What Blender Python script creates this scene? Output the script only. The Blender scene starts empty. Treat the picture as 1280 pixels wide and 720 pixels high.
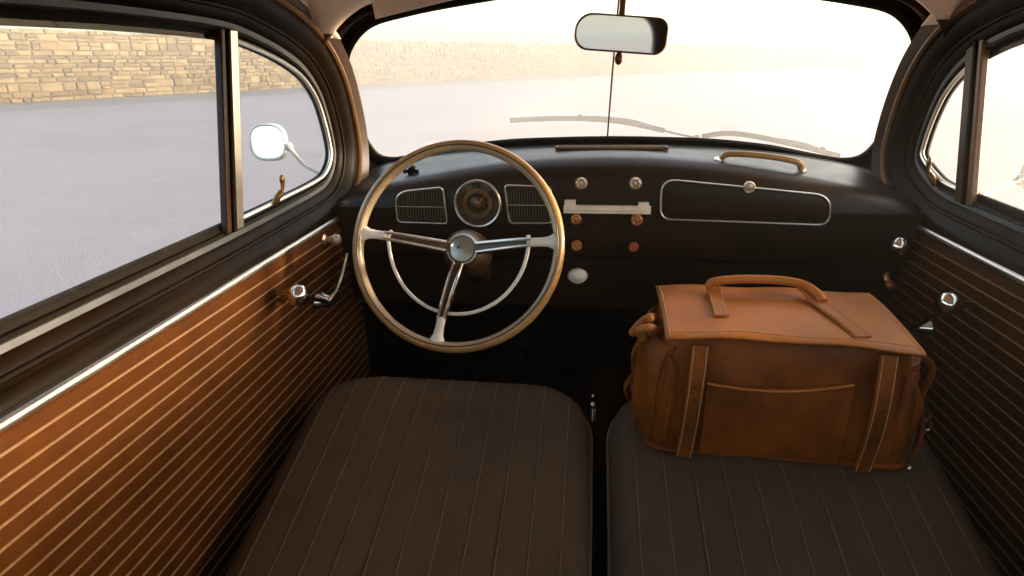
import bpy, math, random
from mathutils import Vector, Matrix, noise as NZ
random.seed(7)
R = math.radians
S = bpy.context.scene
COL = S.collection

# ------------------------------------------------------------------ camera
cam_d = bpy.data.cameras.new('camera'); cam = bpy.data.objects.new('camera', cam_d); COL.objects.link(cam)
cam_d.sensor_width = 36; cam_d.lens = 36*750/1280; cam_d.clip_start = .02; cam_d.clip_end = 3000
_p, _y, _r = R(20.5), R(7.5), R(-1)
fw = Vector((-math.sin(_y)*math.cos(_p), math.cos(_y)*math.cos(_p), -math.sin(_p)))
rt = Vector((math.cos(_y), math.sin(_y), 0)); up = rt.cross(fw)
rt2 = rt*math.cos(_r)+up*math.sin(_r); up2 = up*math.cos(_r)-rt*math.sin(_r)
m = Matrix((rt2, up2, -fw)).transposed().to_4x4(); m.translation = Vector((-.05, 0, 1.2))
cam.matrix_world = m
S.camera = cam

# ------------------------------------------------------------------ world, sun, exposure
SUN_EL, SUN_AZ = 8.0, 76.0            # azimuth measured from the car's forward (+Y) towards its right (+X)
w = bpy.data.worlds.new('World'); S.world = w; w.use_nodes = True
nt = w.node_tree
sky = nt.nodes.new('ShaderNodeTexSky'); sky.sky_type = 'NISHITA'; sky.sun_disc = False
sky.sun_elevation = R(SUN_EL); sky.sun_rotation = R(SUN_AZ); sky.dust_density = 3; sky.air_density = .8; sky.ozone_density = .3
nt.links.new(sky.outputs[0], nt.nodes['Background'].inputs[0]); nt.nodes['Background'].inputs[1].default_value = .15
sd = bpy.data.lights.new('sun', 'SUN'); sd.energy = 2.0; sd.angle = R(6); sd.color = (1, .85, .68)
sun = bpy.data.objects.new('sun', sd); COL.objects.link(sun)
d = Vector((math.sin(R(SUN_AZ))*math.cos(R(SUN_EL)), math.cos(R(SUN_AZ))*math.cos(R(SUN_EL)), math.sin(R(SUN_EL))))
sun.rotation_euler = d.to_track_quat('Z', 'Y').to_euler()
sun.location = (8, 8, 6)
S.view_settings.view_transform = 'Standard'; S.view_settings.look = 'None'
S.view_settings.exposure = 2.45; S.view_settings.gamma = 1; S.view_settings.use_curve_mapping = False

# ------------------------------------------------------------------ helpers
def mat(name, col, rough=.5, metal=0, noise=0, nscale=30, bump=0, bscale=200, spec=.5, coat=0, bdist=.001):
    m = bpy.data.materials.new(name); m.use_nodes = True
    n = m.node_tree; b = n.nodes['Principled BSDF']
    b.inputs['Roughness'].default_value = rough; b.inputs['Metallic'].default_value = metal
    b.inputs['Specular IOR Level'].default_value = spec; b.inputs['Coat Weight'].default_value = coat
    b.inputs['Base Color'].default_value = (*col, 1)
    tc = n.nodes.new('ShaderNodeTexCoord')
    if noise:
        t = n.nodes.new('ShaderNodeTexNoise'); t.inputs['Scale'].default_value = nscale; t.inputs['Detail'].default_value = 6
        n.links.new(tc.outputs['Object'], t.inputs['Vector'])
        r = n.nodes.new('ShaderNodeValToRGB'); r.color_ramp.elements[0].position = .3; r.color_ramp.elements[1].position = .7
        r.color_ramp.elements[0].color = (*[c*(1-noise) for c in col], 1); r.color_ramp.elements[1].color = (*[min(1, c*(1+noise)) for c in col], 1)
        n.links.new(t.outputs[0], r.inputs[0]); n.links.new(r.outputs[0], b.inputs['Base Color'])
        mr = n.nodes.new('ShaderNodeMapRange'); mr.inputs[3].default_value = max(0, rough-.1); mr.inputs[4].default_value = min(1, rough+.12)
        n.links.new(t.outputs[0], mr.inputs[0]); n.links.new(mr.outputs[0], b.inputs['Roughness'])
    if bump:
        t2 = n.nodes.new('ShaderNodeTexNoise'); t2.inputs['Scale'].default_value = bscale; t2.inputs['Detail'].default_value = 5
        n.links.new(tc.outputs['Object'], t2.inputs['Vector'])
        bp = n.nodes.new('ShaderNodeBump'); bp.inputs['Strength'].default_value = bump; bp.inputs['Distance'].default_value = bdist
        n.links.new(t2.outputs[0], bp.inputs['Height']); n.links.new(bp.outputs[0], b.inputs['Normal'])
    return m

M = {}
M['trim'] = mat('dark_trim', (.014, .007, .003), .45, spec=.3, noise=.25, nscale=14, bump=.25, bscale=260)
M['door_paint'] = mat('door_paint', (.0070, .0034, .0010), .36, noise=.2, nscale=9, spec=.05)
M['pillar'] = mat('pillar_paint', (.034, .013, .003), .40, spec=.25, noise=.25, nscale=11, bump=.1, bscale=120)
M['ridge'] = mat('tan_welt', (.17, .085, .03), .45, noise=.2, nscale=60)
M['dash'] = mat('dash_paint', (.022, .010, .003), .42, spec=.3, noise=.3, nscale=8, bump=.08, bscale=90)
M['dashtop'] = mat('dash_top_vinyl', (.018, .012, .007), .36, noise=.25, nscale=16, bump=.3, bscale=420)
M['rubber'] = mat('black_rubber', (.009, .006, .003), .55, noise=.3, nscale=40, spec=.05)
M['chrome'] = mat('chrome', (.82, .78, .70), .12, metal=1, noise=.06, nscale=50)
M['brushed'] = mat('brushed_strip', (.74, .69, .60), .32, metal=1, noise=.02, nscale=12)
M['sill'] = mat('sill_channel_metal', (.045, .048, .052), .4, metal=.3, noise=.2, nscale=25)
M['headliner'] = mat('headliner_cloth', (.93, .72, .55), .9, noise=.08, nscale=12, bump=.4, bscale=500)
M['panel'] = mat('door_panel_vinyl', (.052, .0150, .0013), .75, spec=.08, noise=.22, nscale=18, bump=.35, bscale=380)
M['welt'] = mat('panel_welt', (.18, .098, .042), .6, spec=.2, noise=.15, nscale=120)
M['seat'] = mat('seat_vinyl', (.088, .057, .033), .66, spec=.12, noise=.10, nscale=22, bump=.15, bscale=620)
M['seatwelt'] = mat('seat_welt', (.135, .085, .045), .5, noise=.3, nscale=45)
M['piping'] = mat('seat_piping', (.11, .09, .06), .4, noise=.2, nscale=60)
M['leather'] = mat('shaded_tan_leather', (.24, .060, .0045), .50, spec=.25, noise=.55, nscale=9, bump=.55, bscale=55, bdist=.003)  # satchel leather, the shade on its front put into the colour
M['leather_lit'] = mat('lit_tan_leather', (.46, .15, .024), .46, spec=.3, noise=.34, nscale=9, bump=.45, bscale=60, bdist=.002)  # same leather, paler: light on the flap top put into the colour
M['stitch'] = mat('stitch_thread', (.60, .33, .13), .7, noise=.2, nscale=200)
M['ivory'] = mat('ivory_plastic', (.86, .78, .66), .25, noise=.14, nscale=16, coat=.3)
M['gold'] = mat('aged_rim_plastic', (.44, .24, .08), .28, noise=.28, nscale=10, coat=.4)
M['copper'] = mat('copper_knob', (.62, .27, .12), .3, metal=.7, noise=.2, nscale=80)
M['knob'] = mat('pale_knob', (.62, .52, .42), .22, metal=.6, noise=.15, nscale=90)
M['dial'] = mat('dial_face', (.055, .028, .012), .35, noise=.3, nscale=40)
M['dial2'] = mat('dial_ring', (.20, .11, .05), .35, metal=.5, noise=.25, nscale=60)
M['grille'] = mat('grille_slats', (.085, .065, .038), .45, noise=.2, nscale=80)
M['black'] = mat('black_void', (.006, .004, .003), .8)
M['carpet'] = mat('carpet', (.012, .006, .002), .95, spec=.05, noise=.3, nscale=60, bump=.6, bscale=300)
M['hood'] = mat('cream_car_paint', (.62, .58, .50), .18, noise=.04, nscale=5, coat=.6)
M['whitepaint'] = mat('white_mirror_shell', (.60, .60, .53), .25, noise=.06, nscale=30, coat=.4)
M['mirror'] = mat('mirror_glass', (.96, .94, .88), .03, metal=1)
M['emblem'] = mat('brushed_emblem', (.42, .41, .34), .34, metal=.8, noise=.15, nscale=40)
M['bronze'] = mat('aged_bronze', (.20, .10, .035), .38, metal=.7, noise=.25, nscale=60)
M['mortar'] = mat('wall_mortar', (.115, .085, .042), .95, noise=.3, nscale=4)

def stone_mat():
    m = bpy.data.materials.new('rubble_stone'); m.use_nodes = True; n = m.node_tree; b = n.nodes['Principled BSDF']
    g = n.nodes.new('ShaderNodeNewGeometry'); r = n.nodes.new('ShaderNodeValToRGB')
    cols = [(0, (.105, .076, .030)), (.3, (.140, .102, .046)), (.55, (.172, .130, .060)), (.8, (.21, .165, .085)), (1, (.165, .11, .042))]
    e = r.color_ramp.elements
    while len(e) < 5: e.new(.5)
    for k, (p, c) in enumerate(cols): e[k].position = p; e[k].color = (*c, 1)
    n.links.new(g.outputs['Random Per Island'], r.inputs[0])
    tc = n.nodes.new('ShaderNodeTexCoord'); t = n.nodes.new('ShaderNodeTexNoise'); t.inputs['Scale'].default_value = 3; t.inputs['Detail'].default_value = 8
    n.links.new(tc.outputs['Object'], t.inputs['Vector'])
    mx = n.nodes.new('ShaderNodeMix'); mx.data_type = 'RGBA'; mx.blend_type = 'MULTIPLY'; mx.inputs[0].default_value = .8
    mr = n.nodes.new('ShaderNodeMapRange'); mr.inputs[1].default_value = .3; mr.inputs[2].default_value = .7; mr.inputs[3].default_value = .55; mr.inputs[4].default_value = 1.2
    n.links.new(t.outputs[0], mr.inputs[0]); n.links.new(r.outputs[0], mx.inputs[6]); n.links.new(mr.outputs[0], mx.inputs[7])
    n.links.new(mx.outputs[2], b.inputs['Base Color']); b.inputs['Roughness'].default_value = .9
    bp = n.nodes.new('ShaderNodeBump'); bp.inputs['Strength'].default_value = .6; bp.inputs['Distance'].default_value = .05
    n.links.new(t.outputs[0], bp.inputs['Height']); n.links.new(bp.outputs[0], b.inputs['Normal'])
    return m
M['stone'] = stone_mat()

def asphalt():
    m = bpy.data.materials.new('asphalt'); m.use_nodes = True; n = m.node_tree; b = n.nodes['Principled BSDF']
    tc = n.nodes.new('ShaderNodeTexCoord')
    a = n.nodes.new('ShaderNodeTexNoise'); a.inputs['Scale'].default_value = .12; a.inputs['Detail'].default_value = 6
    c = n.nodes.new('ShaderNodeTexNoise'); c.inputs['Scale'].default_value = 55; c.inputs['Detail'].default_value = 4
    n.links.new(tc.outputs['Object'], a.inputs['Vector']); n.links.new(tc.outputs['Object'], c.inputs['Vector'])
    r = n.nodes.new('ShaderNodeValToRGB'); r.color_ramp.elements[0].position = .35; r.color_ramp.elements[1].position = .65
    r.color_ramp.elements[0].color = (.262, .224, .226, 1); r.color_ramp.elements[1].color = (.296, .255, .258, 1)
    n.links.new(a.outputs[0], r.inputs[0])
    mx = n.nodes.new('ShaderNodeMix'); mx.data_type = 'RGBA'; mx.blend_type = 'MULTIPLY'; mx.inputs[0].default_value = 1
    mr = n.nodes.new('ShaderNodeMapRange'); mr.inputs[1].default_value = .3; mr.inputs[2].default_value = .7; mr.inputs[3].default_value = .86; mr.inputs[4].default_value = 1.12
    n.links.new(c.outputs[0], mr.inputs[0]); n.links.new(r.outputs[0], mx.inputs[6]); n.links.new(mr.outputs[0], mx.inputs[7])
    s2 = n.nodes.new('ShaderNodeTexNoise'); s2.inputs['Scale'].default_value = .9; s2.inputs['Detail'].default_value = 9; s2.inputs['Roughness'].default_value = .7
    n.links.new(tc.outputs['Object'], s2.inputs['Vector'])
    vz = n.nodes.new('ShaderNodeTexVoronoi'); vz.feature = 'DISTANCE_TO_EDGE'; vz.inputs['Scale'].default_value = .16
    wv = n.nodes.new('ShaderNodeMix'); wv.data_type = 'VECTOR'; wv.inputs[0].default_value = .12
    n.links.new(tc.outputs['Object'], wv.inputs[4]); n.links.new(s2.outputs['Color'], wv.inputs[5]); n.links.new(wv.outputs[1], vz.inputs['Vector'])
    cr = n.nodes.new('ShaderNodeMapRange'); cr.inputs[1].default_value = .0; cr.inputs[2].default_value = .004; cr.inputs[3].default_value = .86; cr.inputs[4].default_value = 1
    n.links.new(vz.outputs['Distance'], cr.inputs[0])
    m3 = n.nodes.new('ShaderNodeMapRange'); m3.inputs[1].default_value = .3; m3.inputs[2].default_value = .7; m3.inputs[3].default_value = .93; m3.inputs[4].default_value = 1.06
    n.links.new(s2.outputs[0], m3.inputs[0])
    ml = n.nodes.new('ShaderNodeMath'); ml.operation = 'MULTIPLY'; n.links.new(m3.outputs[0], ml.inputs[0]); n.links.new(cr.outputs[0], ml.inputs[1])
    my = n.nodes.new('ShaderNodeMix'); my.data_type = 'RGBA'; my.blend_type = 'MULTIPLY'; my.inputs[0].default_value = 1
    n.links.new(mx.outputs[2], my.inputs[6]); n.links.new(ml.outputs[0], my.inputs[7])
    n.links.new(my.outputs[2], b.inputs['Base Color']); b.inputs['Roughness'].default_value = .55
    bp = n.nodes.new('ShaderNodeBump'); bp.inputs['Strength'].default_value = .5; bp.inputs['Distance'].default_value = .006
    n.links.new(c.outputs[0], bp.inputs['Height']); n.links.new(bp.outputs[0], b.inputs['Normal'])
    return m
M['asphalt'] = asphalt()
M['pavement'] = mat('concrete_apron', (.21, .20, .205), .6, noise=.06, nscale=.4)

def glass(name, veil, tint=(1, 1, 1)):
    m = bpy.data.materials.new(name); m.use_nodes = True; n = m.node_tree
    for x in list(n.nodes):
        if x.type != 'OUTPUT_MATERIAL': n.nodes.remove(x)
    out = [x for x in n.nodes if x.type == 'OUTPUT_MATERIAL'][0]
    tr = n.nodes.new('ShaderNodeBsdfTransparent'); tr.inputs[0].default_value = (*tint, 1)
    gl = n.nodes.new('ShaderNodeBsdfGlossy'); gl.inputs['Roughness'].default_value = .01
    lw = n.nodes.new('ShaderNodeLayerWeight'); pw = n.nodes.new('ShaderNodeMath'); pw.operation = 'POWER'; pw.inputs[1].default_value = 5
    fr = n.nodes.new('ShaderNodeMath'); fr.operation = 'MULTIPLY_ADD'; fr.inputs[1].default_value = .6; fr.inputs[2].default_value = .02
    n.links.new(lw.outputs['Facing'], pw.inputs[0]); n.links.new(pw.outputs[0], fr.inputs[0])
    mx = n.nodes.new('ShaderNodeMixShader')
    n.links.new(fr.outputs[0], mx.inputs[0]); n.links.new(tr.outputs[0], mx.inputs[1]); n.links.new(gl.outputs[0], mx.inputs[2])
    last = mx
    if veil:
        tl = n.nodes.new('ShaderNodeBsdfTranslucent'); tl.inputs[0].default_value = (.95, .93, .90, 1)  # translucent white share added to the pane to whiten it like glare
        m2 = n.nodes.new('ShaderNodeMixShader')
        tc = n.nodes.new('ShaderNodeTexCoord'); t = n.nodes.new('ShaderNodeTexNoise'); t.inputs['Scale'].default_value = 5; t.inputs['Detail'].default_value = 5
        n.links.new(tc.outputs['Object'], t.inputs['Vector'])
        mr = n.nodes.new('ShaderNodeMapRange'); mr.inputs[3].default_value = veil*.8; mr.inputs[4].default_value = veil*1.2
        n.links.new(t.outputs[0], mr.inputs[0]); n.links.new(mr.outputs[0], m2.inputs[0])
        n.links.new(mx.outputs[0], m2.inputs[1]); n.links.new(tl.outputs[0], m2.inputs[2]); last = m2
    n.links.new(last.outputs[0], out.inputs[0])
    return m
M['windscreen'] = glass('veiled_windscreen_glass', .225)  # backlight glare on the screen is mixed into the glass
M['glass'] = glass('side_window_glass', .05)
M['clear'] = glass('gauge_glass', 0)

class MB:
    def __init__(s): s.v = []; s.f = []; s.m = []
    def add(s, vs, fs, mi=0):
        o = len(s.v); s.v += [tuple(p) for p in vs]
        for f in fs: s.f.append(tuple(i+o for i in f)); s.m.append(mi)
    def box(s, c, d, rot=None, mi=0):
        vs = [Vector((x*d[0]/2, y*d[1]/2, z*d[2]/2)) for x in (-1, 1) for y in (-1, 1) for z in (-1, 1)]
        if rot: vs = [rot @ p for p in vs]
        s.add([p+Vector(c) for p in vs], [(0, 1, 3, 2), (4, 6, 7, 5), (0, 4, 5, 1), (2, 3, 7, 6), (0, 2, 6, 4), (1, 5, 7, 3)], mi)
    def grid(s, rows, closed_u=False, closed_v=False, mi=0, mif=None):
        nr, nc = len(rows), len(rows[0]); o = len(s.v)
        for r in rows: s.v += [tuple(p) for p in r]
        for i in range(nr if closed_v else nr-1):
            for j in range(nc if closed_u else nc-1):
                a = o+i*nc+j; b = o+i*nc+(j+1) % nc; c = o+((i+1) % nr)*nc+(j+1) % nc; e = o+((i+1) % nr)*nc+j
                s.f.append((a, b, c, e)); s.m.append(mif(i, j) if mif else mi)
    def tube(s, path, r, seg=10, closed=False, cap=True, mi=0, flat=1.0, upv=None):
        P = [Vector(p) for p in path]; n = len(P); rows = []
        rr = r if isinstance(r, (list, tuple)) else [r]*n
        prev = None
        for i, p in enumerate(P):
            if closed: t = P[(i+1) % n]-P[i-1]
            else: t = P[min(i+1, n-1)]-P[max(i-1, 0)]
            t.normalize()
            if upv is not None: a = Vector(upv)
            elif prev is None: a = Vector((0, 0, 1)) if abs(t.z) < .9 else Vector((1, 0, 0))
            else: a = prev
            a = (a-t*a.dot(t)).normalized(); b = t.cross(a); prev = a
            rows.append([p+(a*math.cos(k/seg*2*math.pi)*flat+b*math.sin(k/seg*2*math.pi))*rr[i] for k in range(seg)])
        s.grid(rows, True, closed, mi)
        if cap and not closed:
            o = len(s.v)-n*seg
            s.f.append(tuple(o+k for k in range(seg))[::-1]); s.m.append(mi)
            s.f.append(tuple(o+(n-1)*seg+k for k in range(seg))); s.m.append(mi)
    def lathe(s, prof, org, axis, seg=32, mi=0, mis=None):
        ax = Vector(axis).normalized(); a = Vector((0, 0, 1)) if abs(ax.z) < .9 else Vector((1, 0, 0))
        a = (a-ax*a.dot(ax)).normalized(); b = ax.cross(a); org = Vector(org)
        rows = [[org+ax*h+(a*math.cos(k/seg*2*math.pi)+b*math.sin(k/seg*2*math.pi))*max(r, 1e-5) for k in range(seg)] for r, h in prof]
        s.grid(rows, True, False, mi, (lambda i, j: mis[i]) if mis else None)
    def ball(s, c, r, sx=1, sy=1, sz=1, mi=0, seg=16):
        rows = [[(c[0]+r*sx*math.sin(t)*math.cos(k/seg*2*math.pi), c[1]+r*sy*math.sin(t)*math.sin(k/seg*2*math.pi), c[2]+r*sz*math.cos(t)) for k in range(seg)]
                for t in [max(1e-3, min(math.pi-1e-3, i/10*math.pi)) for i in range(11)]]
        s.grid(rows, True, False, mi)
    def build(s, name, mats, parent=None, smooth=True, bevel=0, subd=0, solid=0, ang=40, org=None):
        me = bpy.data.meshes.new(name)
        o_ = Vector(org) if org is not None else Vector((0, 0, 0))
        me.from_pydata([tuple(Vector(p)-o_) for p in s.v], [], s.f)
        for mm in (mats if isinstance(mats, (list, tuple)) else [mats]): me.materials.append(M[mm])
        me.polygons.foreach_set('material_index', s.m); me.update()
        ob = bpy.data.objects.new(name, me); COL.objects.link(ob)
        if parent is not None:
            ob.parent = parent
            pw = WPOS.get(parent.name, Vector((0, 0, 0)))
            ob.location = o_-pw
        else: ob.location = o_
        WPOS[ob.name] = o_
        import bmesh
        bm = bmesh.new(); bm.from_mesh(me)
        bmesh.ops.recalc_face_normals(bm, faces=bm.faces)
        for f in bm.faces: f.smooth = smooth
        if smooth:
            for e in bm.edges:
                if len(e.link_faces) == 2 and e.calc_face_angle(0) > R(ang): e.smooth = False
        bm.to_mesh(me); bm.free()
        if solid:
            q = ob.modifiers.new('solid', 'SOLIDIFY'); q.thickness = solid; q.offset = 0
        if bevel:
            q = ob.modifiers.new('bevel', 'BEVEL'); q.width = bevel; q.segments = 3; q.limit_method = 'ANGLE'; q.angle_limit = R(35)
        if subd:
            q = ob.modifiers.new('sub', 'SUBSURF'); q.levels = subd; q.render_levels = subd
        return ob
WPOS = {}
def tag(o, label=None, cat=None, group=None, kind=None):
    if label: o['label'] = label
    if cat: o['category'] = cat
    if group: o['group'] = group
    if kind: o['kind'] = kind
    return o
def empty(name, loc=(0, 0, 0)):
    o = bpy.data.objects.new(name, None); COL.objects.link(o); o.location = loc; o.empty_display_size = .1
    WPOS[o.name] = Vector(loc); return o
def lerp(a, b, t): return a+(b-a)*t
def catmull(P, n=8, closed=False):
    P = [Vector(p) for p in P]; out = []; L = len(P)
    for i in range(L if closed else L-1):
        if closed: p0, p1, p2, p3 = P[i-1], P[i], P[(i+1) % L], P[(i+2) % L]
        else: p0, p1, p2, p3 = P[max(i-1, 0)], P[i], P[i+1], P[min(i+2, L-1)]
        for k in range(n):
            t = k/n
            out.append(.5*((2*p1)+(p2-p0)*t+(2*p0-5*p1+4*p2-p3)*t*t+(3*p1-p0-3*p2+p3)*t**3))
    if not closed: out.append(P[-1])
    return out
def rrect(w, h, r, n=6):
    r = r if isinstance(r, (list, tuple)) else [r]*4      # tr, tl, bl, br
    pts = []
    for k, (cx, cy, a0) in enumerate(((1, 1, 0), (-1, 1, 90), (-1, -1, 180), (1, -1, 270))):
        for i in range(n+1):
            a = R(a0+90*i/n); pts.append((cx*(w/2-r[k])+r[k]*math.cos(a), cy*(h/2-r[k])+r[k]*math.sin(a)))
    return pts
def resample(P, n):
    P = [Vector(p) for p in P]; L = [0]
    for i in range(1, len(P)): L.append(L[-1]+(P[i]-P[i-1]).length)
    out = []; j = 0
    for k in range(n):
        t = L[-1]*k/(n-1)
        while j < len(P)-2 and L[j+1] < t: j += 1
        s = L[j+1]-L[j]; out.append(P[j].lerp(P[j+1], (t-L[j])/s if s > 1e-9 else 0))
    return out

# ------------------------------------------------------------------ the place outside
b = MB(); b.grid([[(x, y, 0) for x in (-700, -60, -20, 0, 20, 60, 700)] for y in (-700, -60, -10, 20, 60, 120, 900)])
tag(b.build('road', 'asphalt', smooth=False), 'pale lilac asphalt of the empty lot around the car', kind='structure')
WALL = catmull([(-46, -40), (-34, 0), (-24, 22.7), (-16.2, 40.6), (-6, 56), (6, 68), (40, 92), (110, 125), (240, 170)], 12)
WALL = [Vector((p[0], p[1], 0)) for p in WALL] if len(WALL[0]) == 2 else WALL
b = MB(); rows = []
for i, p in enumerate(WALL):
    t = (WALL[min(i+1, len(WALL)-1)]-WALL[max(i-1, 0)]).normalized(); nrm = Vector((t.y, -t.x, 0))
    rows.append([(p.x+nrm.x*.2, p.y+nrm.y*.2, .004), (p.x+nrm.x*6.5, p.y+nrm.y*6.5, .004)])
b.grid(rows); tag(b.build('pavement', 'pavement', smooth=False), 'paler concrete apron along the foot of the stone wall', kind='structure')
def stone_wall():
    H = 2.85
    acc = [0]
    for i in range(1, len(WALL)): acc.append(acc[-1]+(WALL[i]-WALL[i-1]).length)
    def at(s):
        s = max(0, min(acc[-1]-.01, s)); j = 0
        while acc[j+1] < s: j += 1
        t = (WALL[j+1]-WALL[j]); q = (s-acc[j])/t.length; t.normalize()
        return WALL[j]+(WALL[j+1]-WALL[j])*q, t, Vector((t.y, -t.x, 0))
    b = MB(); rows = []
    for i in range(len(WALL)):
        p, t, n = at(acc[i]); a = p+n*.0; c = p-n*.5
        rows.append([(a.x, a.y, -.05), (a.x, a.y, H-.06), (c.x, c.y, H-.06), (c.x, c.y, -.05)])
    b.grid(rows, mi=1)
    z = 0; rnd = random.Random(3)
    while z < H-.02:
        h = min(rnd.choice((.13, .18, .22, .28, .36)), H-z)
        if H-z-h < .1: h = H-z
        s = rnd.uniform(0, .4)
        while s < min(acc[-1], 250):
            far = s > 130
            L = rnd.uniform(.28, .95)*(1.0 if not far else 1.8)
            p, t, n = at(s+L/2); dep = rnd.uniform(.03, .09); top = H+rnd.uniform(-.04, .07) if z+h >= H-.001 else z+h
            subs = [(z, top)]
            if h > .25 and rnd.random() < .4: zz = z+h*rnd.uniform(.4, .6); subs = [(z, zz), (zz, top)]
            for z0, z1 in subs:
                g = .018; j = lambda q: rnd.uniform(-q, q)
                fr = []
                for sx, zz in ((-1, z0+g), (1, z0+g), (1, z1-g), (-1, z1-g)):
                    q = p+t*(sx*(L/2-g)+j(.035))
                    fr.append((q, zz+j(.022)))
                vs = []
                for q, zz in fr: vs.append((q.x-n.x*.1, q.y-n.y*.1, zz))
                for q, zz in fr: vs.append((q.x+n.x*dep*.55, q.y+n.y*dep*.55, zz))
                cz = (z0+z1)/2; k = .78
                for q, zz in fr:
                    c = p+(q-p)*k; dd = dep+j(.015); vs.append((c.x+n.x*dd, c.y+n.y*dd, cz+(zz-cz)*k))
                b.add(vs, [(8, 9, 10, 11)]+[(i, (i+1) % 4, 4+(i+1) % 4, 4+i) for i in range(4)]+[(4+i, 4+(i+1) % 4, 8+(i+1) % 4, 8+i) for i in range(4)])
            s += L
        z += h
    o = b.build('stone_wall', ['stone', 'mortar'], smooth=False)
    tag(o, 'long rough tan rubble stone wall along the far edge of the lot', 'wall')
stone_wall()

# ------------------------------------------------------------------ haze
hm = bpy.data.materials.new('haze'); hm.use_nodes = True; n_ = hm.node_tree
for x in list(n_.nodes):
    if x.type == 'BSDF_PRINCIPLED': n_.nodes.remove(x)
pv = n_.nodes.new('ShaderNodeVolumePrincipled'); pv.inputs['Color'].default_value = (.97, .95, .92, 1)
pv.inputs['Density'].default_value = .010; pv.inputs['Anisotropy'].default_value = .8
n_.links.new(pv.outputs[0], [x for x in n_.nodes if x.type == 'OUTPUT_MATERIAL'][0].inputs['Volume'])
M['haze'] = hm
b = MB(); b.box((0, 100, 1.7), (1500, 1700, 5.6)); hz = b.build('haze', 'haze', smooth=False); tag(hz, 'pale bright haze over the lot', kind='stuff')

# ------------------------------------------------------------------ the car
car = empty('vintage_car', (0, .6, 0))
tag(car, 'small vintage saloon car seen from inside, dark brown cabin with striped door cards', 'car')

# side window outline (y, z) on the plane |x| = XG, going round: rear bottom -> front bottom -> front -> top -> rear top
XG = .66
def side_outline(sg):
    dy = .03 if sg > 0 else 0
    core = [(-.10, .943), (.3, .944), (.7, .945), (.95, .946), (1.15, .950), (1.28, .955), (1.335, .966), (1.372+dy, .995), (1.378+dy, 1.03),
            (1.362+dy, 1.09), (1.335+dy, 1.14), (1.28+dy, 1.185), (1.20+dy, 1.216), (1.10+dy*.5, 1.240), (1.0, 1.254), (.8, 1.258), (.6, 1.256), (.3, 1.250), (-.02, 1.242), (-.10, 1.20), (-.12, 1.1), (-.12, 1.0)]
    return catmull([(a, c_, 0) for a, c_ in core], 6, True)
def offset_loop(P, d):
    out = []; n = len(P)
    for i in range(n):
        t = (P[(i+2) % n]-P[(i-2) % n]).normalized(); out.append(P[i]+Vector((t.y, -t.x, 0))*d)
    return out
def to3(P, x): return [Vector((x, p.x, p.y)) for p in P]

DOOR_PROF = [(-.010, .668), (-.002, .664), (.004, .6625), (.0045, .655), (.009, .653), (.012, .656), (.020, .654), (.024, .648), (.036, .644), (.0375, .640), (.041, .6385), (.044, .641), (.050, .636), (.058, .630), (.068, .624), (.074, .6235)]
DOOR_MI = [1, 1, 1, 0, 2, 2, 3, 3, 0, 0, 0, 0, 0, 0, 0]
BODY_PROF = [(.074, .632), (.078, .618), (.082, .613), (.087, .614), (.090, .619), (.096, .622), (.108, .615), (.120, .609), (.132, .650)]

def ws_raw():
    half = [(0, 1.617, 1.008), (.12, 1.619, 1.006), (.26, 1.624, 1.000), (.40, 1.634, .984), (.52, 1.648, .960), (.60, 1.653, .949), (.645, 1.642, .966), (.665, 1.607, 1.020),
            (.669, 1.55, 1.10), (.652, 1.495, 1.187), (.620, 1.457, 1.244), (.555, 1.425, 1.292), (.46, 1.412, 1.314), (.33, 1.400, 1.332), (.16, 1.389, 1.349)]
    top = [(0, 1.383, 1.356)]
    P = half+top+[(-x, y, z) for x, y, z in half[::-1][:-1]]
    return catmull(P, 6, True)
WS = ws_raw()
WN = Vector((0, -1, -.667)).normalized()           # towards the cabin
def ws_loop(dout, din, taper=False):
    n = len(WS); out = []
    for i in range(n):
        t = (WS[(i+2) % n]-WS[(i-2) % n]).normalized(); o = t.cross(WN).normalized()
        c = WS[i]-Vector((0, 1.5, 1.17))
        if o.dot(c) < 0: o = -o
        fz = max(0, min(1, (1.285-WS[i].z)/.08)) if taper and dout > .017 else 0
        dout_ = .016+(dout-.016)*(.5+1.45*fz) if taper and dout > .017 else dout
        out.append(WS[i]+o*dout_+WN*(din+.016*fz))
    return out

# windscreen: glass + rubber seal
b = MB(); n = len(WS); cen = Vector((0, 1.515, 1.165))
rings = [[cen.lerp(p, k)+(-WN)*(.03*(1-k*k)) for p in WS] for k in (.02, .35, .7, 1)]
b.grid(rings, True); b.f.append(tuple(range(n))); b.m.append(0)
wsg = b.build('windscreen', 'windscreen', car, org=(0, 1.5, 1.17))
b = MB(); b.grid([ws_loop(a, c) for a, c in ((-.012, -.004), (-.012, .006), (-.006, .011), (.003, .013), (.006, .009), (.010, .013), (.016, .011), (.020, .004), (.020, -.006))], True)
b.build('windscreen_seal', 'rubber', wsg, org=(0, 1.5, 1.17))

# body shell : windscreen surround, side openings, pillars
body = MB()
body.grid([ws_loop(a, c, True) for a, c in ((.016, -.004), (.018, .008), (.024, .018), (.032, .022), (.040, .016), (.044, .002), (.052, -.030))], True, mi=0)
outer = {}
for sg in (-1, 1):
    O = side_outline(sg)
    rows = [to3(offset_loop(O, dd), sg*x) for dd, x in BODY_PROF]
    for r_ in rows:
        for j_ in range(6*4, 6*7):
            k_ = min(1, max(0, (j_-6*5)/10)); r_[j_].x = sg*lerp(.675, abs(r_[j_].x), k_)
    body.grid([r_[6*5:6*20] for r_ in rows], False, mif=lambda i, j: 1 if i in (1, 2) else 0)
    outer[sg] = rows[-2]
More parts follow.
